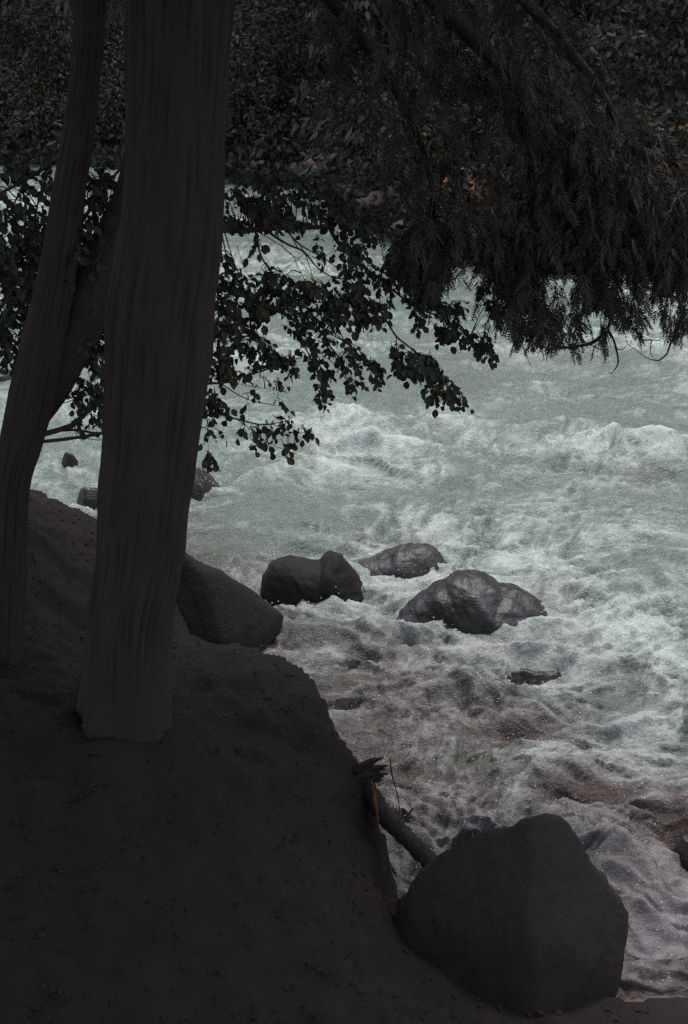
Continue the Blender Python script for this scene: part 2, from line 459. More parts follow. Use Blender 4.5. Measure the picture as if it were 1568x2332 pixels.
# foam attribute: where water breaks
crest = sstep(-.2, .8, ch1) * .35 + sstep(-.1, .9, ch2) * .35
foam = (T - .42) * .95 + crest * (.3 + .7 * T) + .30 * fbm(XF * 1.0, YF * 1.6, 4, 111) + .20 * fbm(XF * 4.2, YF * 7.5, 3, 117) + rk * .15
foam = foam + .34 * (bl - .62) * sstep(.1, .8, T) + .16 * (ridged((XF + wx2) * 2.2 + YF * .6, (YF + wy2) * 5.5, 4, 161) - 1.2)
foam = foam + .30 * (.42 - bl3) * near_ + .30 * (fbm((Xg + wx2) * 1.6, (Yg + wy2) * 2.2, 4, 191)) * near_
silt_shade = sstep(4.0, .2, dist + .9 * fbm(Xg * .6, Yg * .7, 3, 121))  # brown shallows, with bank shade and tree reflections put into the colour
silt_shade = np.clip(silt_shade + gauss(1340, 1800, 90, 40) * .8 + gauss(1180, 1640, 140, 40) * .5 + gauss(1450, 1075, 100, 14) * .7 + gauss(1545, 1880, 60, 80) * .7, 0, 1)  # brown troughs, plus the shadow under the breaking wave painted in
foam = foam - silt_shade * .12
me = water.data
for nm, arr in (('foam', foam), ('silt_shade', silt_shade)):
    at_ = me.attributes.new(nm, 'FLOAT', 'POINT')
    at_.data.foreach_set('value', np.clip(arr, -1, 2).astype(np.float32).ravel())
N, L = nt.nodes, nt.links
def nd(t, **kw):
    n = N.new(t)
    for k, v_ in kw.items():
        if k in n.inputs.keys(): n.inputs[k].default_value = v_
        else: setattr(n, k, v_)
    return n
tc = nd('ShaderNodeTexCoord')
mp = nd('ShaderNodeMapping'); mp.inputs['Scale'].default_value = (1.0, 1.7, 1.0); mp.inputs['Rotation'].default_value = (0, 0, math.radians(-12))
L.new(tc.outputs['Object'], mp.inputs['Vector'])
def tex(scale, dist_, rough=.62, det=6):
    n = nd('ShaderNodeTexNoise'); n.inputs['Scale'].default_value = scale; n.inputs['Detail'].default_value = det
    n.inputs['Roughness'].default_value = rough; n.inputs['Distortion'].default_value = dist_
    L.new(mp.outputs[0], n.inputs['Vector']); return n
def math_(op, a, b):
    n = nd('ShaderNodeMath', operation=op)
    for i, q in enumerate((a, b)):
        if isinstance(q, (int, float)): n.inputs[i].default_value = q
        else: L.new(q, n.inputs[i])
    return n.outputs[0]
af = nd('ShaderNodeAttribute', attribute_name='foam'); asl = nd('ShaderNodeAttribute', attribute_name='silt_shade')
nA = tex(2.6, 1.2); nB = tex(9.0, .8); nC = tex(26.0, .4, .72)
# thin foam streaks: ridges of a warped noise
rA = math_('SUBTRACT', 1.0, math_('MULTIPLY', math_('ABSOLUTE', math_('SUBTRACT', nA.outputs['Fac'], .5), 0), 5.0))
rB = math_('SUBTRACT', 1.0, math_('MULTIPLY', math_('ABSOLUTE', math_('SUBTRACT', nB.outputs['Fac'], .5), 0), 5.0))
fsum = math_('ADD', math_('MULTIPLY', af.outputs['Fac'], .75), math_('MULTIPLY', math_('SUBTRACT', rA, .45), .16))
fsum = math_('ADD', fsum, math_('MULTIPLY', math_('SUBTRACT', rB, .45), .20))
fsum = math_('ADD', fsum, math_('MULTIPLY', math_('SUBTRACT', nC.outputs['Fac'], .5), .75))
ramp = nd('ShaderNodeMapRange'); ramp.interpolation_type = 'SMOOTHSTEP'
ramp.inputs['From Min'].default_value = .04; ramp.inputs['From Max'].default_value = .88
L.new(fsum, ramp.inputs['Value'])
body = nd('ShaderNodeMix', data_type='RGBA'); body.inputs[6].default_value = (.122, .160, .136, 1); body.inputs[7].default_value = (.055, .041, .038, 1)
L.new(asl.outputs['Fac'], body.inputs[0])
fcol = nd('ShaderNodeMix', data_type='RGBA'); fcol.inputs[6].default_value = (.405, .462, .435, 1); fcol.inputs[7].default_value = (.225, .205, .212, 1)
L.new(asl.outputs['Fac'], fcol.inputs[0])
cm = nd('ShaderNodeMix', data_type='RGBA')
L.new(ramp.outputs[0], cm.inputs[0]); L.new(body.outputs[2], cm.inputs[6]); L.new(fcol.outputs[2], cm.inputs[7])
nD = tex(58.0, .3, .6, 4)
nE = tex(15.0, 1.0, .6, 5)
spk = nd('ShaderNodeMapRange'); spk.inputs['From Min'].default_value = .34; spk.inputs['From Max'].default_value = .66
spk.inputs['To Min'].default_value = .70; spk.inputs['To Max'].default_value = 1.22
L.new(math_('ADD', math_('MULTIPLY', nD.outputs['Fac'], .5), math_('MULTIPLY', nE.outputs['Fac'], .5)), spk.inputs['Value'])
vm = nd('ShaderNodeVectorMath', operation='SCALE')
L.new(cm.outputs[2], vm.inputs[0]); L.new(spk.outputs[0], vm.inputs['Scale'])
L.new(vm.outputs[0], bs.inputs['Base Color'])
rr = nd('ShaderNodeMapRange'); rr.inputs['To Min'].default_value = .22; rr.inputs['To Max'].default_value = .7
L.new(ramp.outputs[0], rr.inputs['Value']); L.new(rr.outputs[0], bs.inputs['Roughness'])
bs.inputs['IOR'].default_value = 1.33
bh = math_('ADD', math_('MULTIPLY', rB, .5), math_('MULTIPLY', nC.outputs['Fac'], .7))
bh = math_('ADD', bh, math_('MULTIPLY', rA, .5))
bh = math_('ADD', bh, math_('MULTIPLY', nE.outputs['Fac'], 1.2))
bp = nd('ShaderNodeBump'); bp.inputs['Strength'].default_value = .6; bp.inputs['Distance'].default_value = .02
L.new(bh, bp.inputs['Height']); L.new(bp.outputs[0], bs.inputs['Normal'])

# thrown spray: countless droplets over the breaking crests
P_ = W[(Yg < 24) & (Yg > 4) & (T > .5) & (dist > .15) & (np.abs(Tg) < .34)]
pk = P_[RNG.randint(0, len(P_), 9000)]
dv = []; df = []
for x, y, z in pk:
    if random.random() > min(1.0, (y / 9.0) ** 2 * .55): continue
    r = random.uniform(.0016, .0042) * (1 + y * .03); b = len(dv)
    z += abs(random.gauss(0, .035)) + .004
    sx = random.uniform(1, 1.8)
    dv += [(x + r * sx, y, z), (x - r * sx, y, z), (x, y + r, z), (x, y - r, z), (x, y, z + r), (x, y, z - r)]
    df += [(b, b + 2, b + 4), (b + 2, b + 1, b + 4), (b + 1, b + 3, b + 4), (b + 3, b, b + 4), (b + 2, b, b + 5), (b + 1, b + 2, b + 5), (b + 3, b + 1, b + 5), (b, b + 3, b + 5)]
M['spray'] = noise_mat('white_spray', (.60, .64, .63), (.72, .76, .75), 5, .3, 0, 5, .5)
tag(mesh_obj('water_spray', dv, df, M['spray']), 'fine white droplets thrown up by the rapids', 'spray', kind='stuff')

# river bed under everything, out to the horizon
mesh_obj('river_bed', [(-400, -400, -1.15), (400, -400, -1.15), (400, 400, -1.15), (-400, 400, -1.15)], [(0, 1, 2, 3)], M['farsoil'])
tag(bpy.data.objects['river_bed'], 'dark ground under and around the river', 'ground', kind='structure')

# ------------------------------------------------------------------ far bank
FS = [(-500, 372), (0, 368), (300, 376), (500, 402), (740, 425), (850, 505), (930, 545), (1080, 592), (1300, 605), (1568, 618), (2100, 640)]
fs = [atz(a, b) for a, b in FS]
fs = [Vector((-70, 46, 0))] + fs + [Vector((34, 15, 0)), Vector((70, 6, 0))]
FP = np.array([[p.x, p.y] for p in fs])
FPOLY = np.concatenate([FP, [[70, 150], [-70, 150]]])
def far_h(x, y):
    d, _ = poly_dist(x, y, FP)
    i = in_poly(x, y, FPOLY)
    d = np.where(i, d, -d) + fbm(x * .5, y * .5, 3, 7) * .6
    hh = np.where(d > 0, .25 + .62 * d + fbm(x * .4, y * .4, 4, 17) * .5 * np.clip(d, 0, 1), .25 + d * 1.2)
    return np.clip(np.where(hh > 22, 22 + (hh - 22) * .1, hh), -1.1, 30)
fx = np.linspace(-70, 70, 360); fy = np.concatenate([np.arange(8, 56, .3), np.arange(56, 140, 3)])
XX, YY = np.meshgrid(fx, fy)
fb = grid_obj('far_bank', np.stack([XX, YY, far_h(XX, YY)], -1).reshape(-1, 3), len(fy), len(fx), M['farsoil'])
tag(fb, 'steep dark slope of the far river bank', 'hill', kind='structure')

def fh1(x, y): return float(far_h(np.array([x]), np.array([y]))[0])
def shore_at(dx, back=0.0, lift=0.0):
    """a point of the far bank in the direction of photo column dx, 'back' metres behind the shore line"""
    xs = [a for a, b in FS]
    yy = float(np.interp(dx, xs, [b for a, b in FS]))
    p = atz(dx, yy); k = (p.y + back) / p.y
    x, y = p.x * k, p.y * k
    return Vector((x, y, fh1(x, y) + lift))

def leaf_cloud(mb, c, rad, n, size, clumps=9, asp=.55, droop=0.3):
    cs = [(c + Vector((random.gauss(0, .45) * rad[0], random.gauss(0, .45) * rad[1], random.uniform(-.75, .8) * rad[2]))) for _ in range(clumps)]
    for i in range(n):
        q = random.choice(cs)
        p = q + Vector((random.gauss(0, .24) * rad[0], random.gauss(0, .24) * rad[1], random.gauss(0, .22) * rad[2]))
        d = rv() + Vector((0, 0, -droop))
        mb.blade(p, d, rv(), size * random.uniform(.6, 1.4), size * asp * random.uniform(.7, 1.3))

# rocks on the far shore
names = ['pinkish brown boulder on the far shore, seen above the leaning branches', 'low pale rock at the far waterline, left of the conifer boughs',
         'purple grey rock at the far waterline, beside the first conifer bough', 'flat mauve rock at the far waterline under the hemlock boughs',
         'pale rock at the far waterline glimpsed through a gap in the hemlock boughs', 'pale rock with orange leaves at the far right edge of the picture',
         'grey rock on the far shore at the left edge', 'small grey rock on the far shore between the trunks']
fr = [(752, .9, .55, .45), (880, .2, .5, .18), (960, .1, .6, .16), (1060, .1, .8, .16), (1290, .1, .8, .2), (1562, 2.4, .5, .45),]
def blob_rock(name, c, r, hgt, mat, seed, sub=28):
    th = np.linspace(0, np.pi, sub); ph = np.linspace(0, 2 * np.pi, sub * 2, False)
    A, B = np.meshgrid(th, ph, indexing='ij')
    x = np.sin(A) * np.cos(B); y = np.sin(A) * np.sin(B); z = np.cos(A)
    n = fbm(x * 1.3 + z, y * 1.3 - z * .7, 4, seed) * .30 + ridged(x + z * .6, y - z, 2, seed + 3) * .10
    k = 1 + n
    V = np.stack([c.x + x * k * r, c.y + y * k * r * .8, c.z + z * k * hgt], -1).reshape(-1, 3)
    return grid_obj(name, V, sub, sub * 2, mat, None, True)
for i, (dx, back, r, hh) in enumerate(fr):
    p = shore_at(dx, back)
    tag(blob_rock('shore_rock', p + Vector((0, 0, .05)), r, hh, M['farrock'], 200 + i * 7), names[i], 'rock')

gv = [(800, .2, .35), (840, .1, .5), (905, .5, .45), (925, 1.2, .4), (985, .1, .5), (1010, .9, .6), (1100, .15, .55), (1130, 1.1, .5), (1170, .2, .6), (1215, .3, .5), (1340, .15, .6), (1400, .3, .5), (900, 2.0, .4), (1060, 1.6, .5)]
for i, (dx, back, r) in enumerate(gv):
    tag(blob_rock('shore_rock', shore_at(dx, back) + Vector((0, 0, .02)), r, r * .42, M['farrock'], 300 + i * 5, 16), 'pale mauve rock, one of the small ones strewn along the far waterline behind the boughs', 'rock', 'small rocks along the far waterline')
# shrubs of the far bank
shr = [(-60, 2.0, 1.6, 1.4, 0), (90, 1.6, 1.7, 1.3, 1), (215, 2.2, 1.6, 1.5, 0), (285, 1.5, 1.4, 1.1, 0), (560, 1.8, 1.5, 1.2, 0), (650, 3.2, 1.8, 1.5, 2), (830, 2.8, 1.5, 1.3, 0),
       (960, 2.2, 1.3, 1.1, 1), (1090, 1.5, 1.1, 1.0, 1), (1160, 3.2, 1.3, 1.2, 0), (1250, 1.8, 1.1, .9, 2), (1360, 3.4, 1.5, 1.3, 0), (1470, 1.6, 1.2, 1.0, 1), (1540, 4.2, 1.5, 1.4, 0), (1640, 2.0, 1.4, 1.2, 0),
       (1420, 5.6, 1.6, 1.5, 0), (1020, 5.0, 1.6, 1.4, 0), (20, 5.0, 2.2, 1.8, 0), (760, 6.2, 2.2, 1.8, 0),
       (560, 4.6, 2.2, 1.8, 0), (640, 7.0, 2.4, 2.0, 0), (880, 5.6, 2.0, 1.6, 0), (200, 6.5, 2.4, 1.9, 0), (1130, 6.0, 1.8, 1.6, 0),
       (600, 1.4, 1.3, 1.0, 0), (700, 2.6, 1.6, 1.3, 0), (620, 3.4, 1.9, 1.6, 0), (700, 5.0, 2.2, 1.8, 0), (-10, 1.0, 1.4, 1.0, 0), (120, .9, 1.3, .9, 0), (240, 1.0, 1.3, .9, 0), (160, 3.2, 1.9, 1.5, 0)]
where = ['at the far left edge of the far shore', 'on the left of the far shore, flecked with orange', 'between the two trunks on the far shore', 'just left of the large trunk on the far shore', 'just right of the large trunk on the far shore',
         'behind the leaf tips over the horizontal limb', 'right of the pinkish boulder on the far shore', 'orange flecked, left of the hemlock bough', 'orange flecked, below the diagonal hemlock branch', 'higher on the slope left of the diagonal branch',
         'behind the middle of the hemlock boughs at the waterline', 'on the slope above the middle of the hemlock boughs', 'with orange leaves, above the hooked bare twig', 'high on the slope in the right corner', 'at the right edge of the far shore',
         'pale green, in the upper right of the far slope', 'up the slope right of the pinkish boulder', 'up the slope at the left edge', 'up the slope above the pinkish boulder',
         'half way up the slope right of the large trunk', 'high up the slope right of the large trunk', 'up the slope between the pinkish boulder and the hemlock boughs', 'up the slope between the two trunks', 'up the slope left of the diagonal branch, above the orange flecked bush',
         'low at the waterline just right of the large trunk', 'directly left of the pinkish boulder', 'behind the waterline bush right of the large trunk', 'on the slope directly above the pinkish boulder', 'low at the waterline at the left edge', 'low at the waterline left of the leaning trunk', 'low at the waterline between the two trunks', 'on the slope behind the leaning trunk']
kinds = ['dark green bush', 'dim bush', 'dark shrub']
for i, (dx, back, r, hh, k) in enumerate(shr):
    p = shore_at(dx, back)
    root = empty('riverside_shrub', p)
    tag(root, kinds[k] + ' ' + where[i], 'shrub', 'shrubs on the far bank')
    st = MB()
    for q in range(6):
        e = p + Vector((random.uniform(-.7, .7) * r, random.uniform(-.6, .6) * r, hh * random.uniform(1.0, 1.7)))
        pts, rad = smooth_path([p - Vector((0, 0, .2)), p.lerp(e, .5) + rv(.12), e], [.035, .022, .008], 7)
        st.tube(pts, rad, 4)
    st.build('stem', M['twig'], root)
    lf = MB(); leaf_cloud(lf, p + Vector((0, 0, hh * .75)), (r, r * .8, hh * .85), 1500, .16)
    lf.build('foliage', M['farleaf'], root)
    if k or i in (11, 13, 15):
        lo = MB(); leaf_cloud(lo, p + Vector((0, -.3 * r, hh * .6)), (r * .9, r * .6, hh * .6), 110 if k else 26, .14, 7)
        lo.build('turning_leaves', M['orange'], root)

ug = MB()
UX = RNG.uniform(-24, 26, 90000); UY = RNG.uniform(14, 60, 90000)
dU, _ = poly_dist(UX, UY, FP); inU = in_poly(UX, UY, FPOLY); HU = far_h(UX, UY)
keep = inU & (dU < 13) & (np.abs(UX / UY) < .42) & (fbm(UX * .8, UY * .8, 2, 3) > -.45)
for x, y, z in zip(UX[keep], UY[keep], HU[keep]):
    ug.blade(Vector((x, y, z + random.uniform(0, .45))), rv() + Vector((0, -.3, .2)), rv(), random.uniform(.14, .34), random.uniform(.08, .16))
for i in range(len(FP) - 1):
    A, B = FP[i], FP[i + 1]
    if max(abs(A[0]), abs(B[0])) > 36: continue
    nn_ = np.array([-(B - A)[1], (B - A)[0]]); nn_ /= np.linalg.norm(nn_)
    if nn_[1] < 0: nn_ = -nn_
    m_ = int(np.linalg.norm(B - A) * 420)
    tt = RNG.rand(m_); dd = RNG.uniform(-.55, 1.7, m_)
    Q = A + (B - A) * tt[:, None] + nn_ * dd[:, None]
    hz = far_h(Q[:, 0], Q[:, 1]); cl_ = fbm(Q[:, 0] * 1.1, Q[:, 1] * 1.1, 2, 23)
    for (x, y), z, c_ in zip(Q, hz, cl_):
        if c_ < -.5: continue
        z = max(z, .0)
        ug.blade(Vector((x, y, z + random.uniform(0, .35 + .7 * max(c_ + .2, 0)))), rv() + Vector((0, -.2, -.3)), rv(), random.uniform(.16, .34), random.uniform(.08, .16))
tag(ug.build('undergrowth', M['farleaf']), 'low dark undergrowth covering the far slope', 'undergrowth', kind='stuff')
# trees of the far bank
trees = [(-200, 6, 0), (-70, 4.5, 1), (60, 7, 0), (180, 4, 0), (270, 8, 1), (480, 5, 0), (580, 8, 0), (690, 5, 1), (800, 9, 0), (900, 5.5, 0), (1010, 8, 1), (1140, 7, 0), (1260, 9, 0), (1380, 7.5, 1), (1500, 9, 0), (1620, 6, 0), (1800, 7, 1), (350, 12, 0), (1200, 14, 0), (930, 13, 0)]
tw = ['outermost left on the far bank', 'at the left edge of the far bank', 'set back at the left of the far bank', 'behind the leaning trunk on the far bank', 'set back between the two trunks', 'behind the top of the large trunk', 'set back just right of the large trunk',
      'above the pinkish boulder, to its left', 'set back above the pinkish boulder', 'right of the pinkish boulder at the shore', 'set back in the middle of the far slope', 'left of the diagonal hemlock branch', 'behind the diagonal hemlock branch', 'right of the diagonal hemlock branch', 'set back in the upper right',
      'at the right edge of the far bank', 'outermost right on the far bank', 'deep in the forest behind the large trunk', 'deep in the forest behind the diagonal branch', 'deep in the forest right of centre']
for i, (dx, back, k) in enumerate(trees):
    p = shore_at(dx, back)
    root = empty('pine_tree' if k == 0 else 'alder_tree', p)
    tag(root, ('dark conifer ' if k == 0 else 'dark broadleaf tree ') + tw[i], 'tree', 'trees on the far bank')
    ht = random.uniform(9, 13)
    tr = MB(); top = p + Vector((random.uniform(-.8, .8), 0, ht))
    pts, rad = smooth_path([p - Vector((0, 0, .5)), p.lerp(top, .5) + rv(.2), top], [.24, .16, .04], 14)
    tr.tube(pts, rad, 8, .06)
    for q in range(14):
        j = random.randint(3, 12); b0 = pts[j]
        dr = Vector((random.uniform(-1, 1), random.uniform(-1, .6), random.uniform(-.15, .4))).normalized() * random.uniform(1.2, 2.2)
        tr.tube([b0, b0 + dr * .5 + Vector((0, 0, .1)), b0 + dr], [.04, .025, .008], 4)
    tr.build('trunk', M['bark2'], root)
    cr = MB()
    if k == 0:
        for lev in range(15):
            zz = .06 + .9 * lev / 14
            rr_ = 2.6 * (1 - zz) + .3
            c = p.lerp(top, zz)
            for q in range(10):
                a = random.uniform(0, 2 * math.pi)
                tip = c + Vector((math.cos(a) * rr_, math.sin(a) * rr_, -.3 * rr_))
                for w in range(14):
                    t = random.uniform(.15, 1.0)
                    pp = c.lerp(tip, t) + rv(.12)
                    cr.blade(pp, Vector((math.cos(a) * .5, math.sin(a) * .5, -.9)) + rv(.5), rv(), random.uniform(.25, .5), .13)
        cr.build('crown', M['farconifer'], root)
    else:
        leaf_cloud(cr, p.lerp(top, .6), (2.2, 2.0, ht * .42), 3200, .2, 22)
        cr.build('crown', M['farleaf'], root)

# ------------------------------------------------------------------ big conifer (main trunk)
def bark_trunk(name, pts, rad, nring, nseg, mat, parent, furrow=.02, seed=0, flare=None, vs=1.0):
    P, R = smooth_path(pts, rad, nring)
    V = []
    for i, p in enumerate(P):
        d = (P[min(i + 1, nring - 1)] - P[max(i - 1, 0)]).normalized()
        a = d.cross(Vector((0, 1, 0))).normalized(); b = d.cross(a)
        V.append([[*(p), *a, *b, R[i]]] * nseg)
    V = np.array(V); th = np.linspace(0, 2 * np.pi, nseg, False)[None, :]
    z = V[..., 2]
    rr = V[..., 9]
    # furrows: seamless in angle by sampling on a cylinder
    cx_, sx_ = np.cos(th) * 6, np.sin(th) * 6
    n = (1 - np.abs(perlin(cx_ * 1.9 + z * 1.1 * vs, sx_ * 1.9 + z * .9 * vs, seed)) * 3) * furrow * .6
    n += fbm(cx_ * 3 + z * .9 * vs, sx_ * 3 - z * .8 * vs, 3, seed + 3) * furrow * .55
    n += perlin(np.cos(th) * .9 + z * .9, np.sin(th) * .9 + 5, seed + 8) * furrow * 1.3
    if flare: n = n * (1 - .75 * sstep(flare + .5, flare + .05, z))
    r = rr + n
    if flare: r = r * (1 + .07 * np.cos(5 * th + 1.1 + .6 * np.sin(2 * th)) * sstep(flare + .55, flare - .1, z) + .04 * np.cos(7 * th) * sstep(flare + .4, flare - .1, z))
    Q = V[..., :3] + (V[..., 3:6] * np.cos(th)[..., None] + V[..., 6:9] * np.sin(th)[..., None]) * r[..., None]
    return grid_obj(name, Q.reshape(-1, 3), nring, nseg, mat, parent, True)

Y1 = 5.0
def tp(dx, dy, hw, Y): return at(dx, dy, Y), hw * m_per_unit(Y)
T1 = [(268, 1980, 150), (272, 1850, 132), (277, 1700, 114), (287, 1560, 104), (296, 1400, 100), (318, 1270, 100), (328, 1180, 102), (335, 1100, 104), (347, 1000, 101), (358, 850, 107), (366, 700, 110), (393, 500, 106), (402, 250, 105), (412, 0, 104)]
t1p = [tp(a, b, c, Y1) for a, b, c in T1]
pts = [q[0] for q in t1p]; rad = [q[1] for q in t1p]
up = (pts[-1] - pts[-3]).normalized()
for k, (dz, r_) in enumerate([(1.5, .36), (3.5, .32), (6, .26), (9, .15), (11, .05)]):
    pts.append(t1p[-1][0] + up * dz); rad.append(r_)
base1 = Vector((pts[3].x, Y1, float(bank_h(np.array([pts[2].x]), np.array([Y1]))[0])))
con = empty('conifer_tree', base1)
tag(con, 'large dark conifer with furrowed bark rising straight at the left of centre', 'tree')
bark_trunk('trunk', pts, rad, 420, 120, M['bark'], con, .016, 5, flare=1.55)

# hemlock boughs
REG = np.array([(1130, 200), (1190, 195), (1300, 285), (1400, 325), (1480, 395), (1620, 440), (1620, 760), (1568, 750), (1545, 770), (1500, 722), (1450, 765), (1400, 745), (1370, 785), (1300, 790), (1180, 786), (1130, 745), (1112, 690), (1125, 620), (1080, 575), (1010, 580), (1032, 655), (965, 685), (915, 640), (885, 560), (960, 495), (1200, 480), (1280, 420), (1268, 320)], float)
HOLES = [(1290, 632, 26, 30), (1474, 728, 18, 46), (1348, 745, 24, 34), (1546, 708, 14, 16), (1160, 740, 10, 16), (1255, 610, 10, 18), (1225, 640, 9, 9), (1390, 775, 10, 20), (1425, 765, 8, 22)]
def inreg(x, y, P=REG): return bool(in_poly(np.array([x]), np.array([y]), P)[0])

def spray(mb, tb, p, d, L):
    """drooping flat hemlock spray"""
    d = d.normalized(); n = rv(); sd = d.cross(n).normalized()
    q = [p, p + d * L * .5 + Vector((0, 0, .01)), p + d * L + Vector((0, 0, -.02 * L))]
    tb.tube(q, [.0022, .0016, .0008], 3)
    k = max(4, int(L / .014))
    for i in range(k):
        t = (i + .5) / k
        b = q[0].lerp(q[2], t); l = (.052 * (1 - t) + .016) * random.uniform(.7, 1.25) * (L / .16) ** .5
        for sg in (-1, 1):
            mb.blade(b, d * .8 + sd * sg * random.uniform(.6, 1.0) + rv(.15), n + rv(.5), l, .0085)
    mb.blade(q[1], d, n, L * .62, .010)

def bough(parent, path, rads, name='bough'):
    q, r_ = smooth_path(path, rads, 60)
    mb = MB(); mb.tube(q, r_, 7, .05)
    o = mb.build(name, M['bark'], parent, True)
    return o, q

hb = [
    [at(430, -420, 5.05), at(800, -180, 5.7), at(1080, 90, 6.3), at(1220, 225, 6.6), at(1340, 360, 6.8), at(1460, 480, 6.9), at(1640, 580, 7.0)],
    [at(430, -300, 5.05), at(700, -60, 6.0), at(900, 200, 6.9), at(980, 400, 7.3), at(990, 560, 7.4), at(1030, 660, 7.4)],
    [at(430, -560, 5.05), at(900, -260, 6.0), at(1250, 60, 6.8), at(1420, 300, 7.1), at(1520, 560, 7.2), at(1560, 760, 7.2)],
    [at(1150, 150, 6.4), at(1200, 330, 6.7), at(1210, 480, 6.9), at(1180, 640, 7.0), at(1200, 780, 7.0)],
]
hr = [[.07, .055, .040, .032, .024, .016, .005], [.05, .036, .028, .02, .013, .004], [.05, .04, .03, .022, .014, .005], [.024, .018, .014, .009, .003]]
for bi, (pth, rr_) in enumerate(zip(hb, hr)):
    o, q = bough(con, pth, rr_)
    fo = MB(); tb = MB()
    # sprays that belong to this bough: nearest column range
    lim = [(880, 1620, 1150), (860, 1060, 560), (1330, 1620, 850), (1100, 1380, 850)][bi]
    made = 0; tries = 0
    while made < lim[2] and tries < 60000:
        tries += 1
        x = random.uniform(lim[0], lim[1]); y = random.uniform(190, 800)
        if not inreg(x, y): continue
        if any(((x - hx) / rx) ** 2 + ((y + 10 - hy) / ry) ** 2 < 1 for hx, hy, rx, ry in HOLES): continue
        if y > 590 and (random.random() < .35 or fbm(np.array([x * .022]), np.array([y * .016]), 2, 77)[0] < -.22): continue
        Yq = random.uniform(6.5, 7.5)
        Lq = random.uniform(.10, .20)
        lowy = y + Lq / m_per_unit(Yq) * .9
        if any(((x - hx) / rx) ** 2 + ((lowy - hy) / ry) ** 2 < .8 for hx, hy, rx, ry in HOLES): Lq *= .4
        elif not inreg(x, lowy): Lq *= random.uniform(.35, .8)
        p = at(x, y, Yq)
        d = Vector((random.gauss(.12, .38), random.gauss(0, .3), -1))
        spray(fo, tb, p, d, Lq)
        if random.random() < .07:
            # carrying branchlet up to the bough
            c = min(q, key=lambda s_: (s_ - p).length)
            m_ = p.lerp(c, .5) + Vector((0, 0, .06)) + rv(.03)
            if (c - p).length < .6:
                qq, r2 = smooth_path([c, m_, p], [.007, .004, .002], 8); tb.tube(qq, r2, 4)
        made += 1
    for _ in range([520, 330, 330, 200][bi]):
        k = random.randint(14, 57); c = q[k]
        p = c + Vector((random.gauss(0, .16), random.gauss(0, .12), random.uniform(-.22, .06)))
        if k > (57 if bi == 0 else 46): continue
        spray(fo, tb, p, Vector((random.gauss(.25, .4), random.gauss(0, .3), -.8)), random.uniform(.12, .22))
    fo.build('needles', M['needle'], o).location = -Vector(con.location) - Vector(o.location)
    tb.build('twigs', M['twig'], o).location = -Vector(con.location) - Vector(o.location)

# bare dead twigs under the boughs
dead = [([(1225, 790), (1267, 794), (1342, 784), (1372, 764), (1385, 751), (1396, 700)], [2, 5, 8, 8, 7, 6]),
        ([(1385, 751), (1396, 770), (1404, 794), (1409, 822), (1404, 838), (1393, 852)], [6, 5, 5, 4, 3, 1.5]),
        ([(1404, 794), (1418, 797), (1430, 785)], [2.5, 2, 1]), ([(1385, 848), (1393, 851)], [1, 1.5]),
        ([(1342, 784), (1375, 800), (1388, 812)], [3, 2, 1]),
        ([(1560, 700), (1540, 760), (1529, 781), (1519, 807), (1500, 823)], [6, 5, 5, 4, 3]),
        ([(1500, 822), (1477, 817), (1452, 800), (1430, 782), (1425, 760)], [3, 2, 1.6, 1.4, 1.2]),
        ([(1450, 735), (1457, 771), (1490, 775), (1516, 778)], [3, 4, 2.5, 1]), ([(1485, 774), (1482, 800), (1488, 815)], [2.5, 2, 1]),
        ([(1440, 778), (1432, 792)], [1.6, .8]), ([(1500, 776), (1512, 765)], [1.5, .8])]
dm = MB()
for pl, wd in dead:
    pts_ = [at(a, b, 7.0 + .03 * math.sin(a)) for a, b in pl]
    q, r_ = smooth_path(pts_, [w * .5 * m_per_unit(7.0) for w in wd], 6 * len(pl)); dm.tube(q, r_, 6, .12)
dm.build('dead_twig', M['twig'], con, True)

# upper crown (above the picture): widened and made lopsided to shade the near bank
cm_ = MB(); bw = MB()
ax0 = t1p[-1][0]
for lev in range(26):
    z = 5.6 + lev * .36; c = ax0 + up * ((z - ax0.z) / up.z)
    R_ = 5.2 * (1 - (z - 5) / 12.5) + .3
    for q in range(11):
        a = random.uniform(0, 2 * math.pi); Ra = R_ * (1 - .5 * math.cos(a - .2)); tip = c + Vector((math.cos(a) * Ra, math.sin(a) * Ra, -.12 * R_ + .2))
        if tip.z < 5.1: tip.z = 5.1
        bw.tube([c, c.lerp(tip, .5) + Vector((0, 0, .15)), tip], [.03, .02, .006], 4)
        for w in range(34):
            t = random.uniform(.15, 1); pp = c.lerp(tip, t ** .7) + rv(.3)
            if pp.z < 5.1: continue
            cm_.blade(pp, Vector((math.cos(a) * .6, math.sin(a) * .6, -.5)) + rv(.5), Vector((0, 0, 1)) + rv(.5), random.uniform(.3, .6), .2)
co = bw.build('crown', M['bark'], con)
cm_.build('needles', M['needle'], co).location = -Vector(con.location) - Vector(co.location)

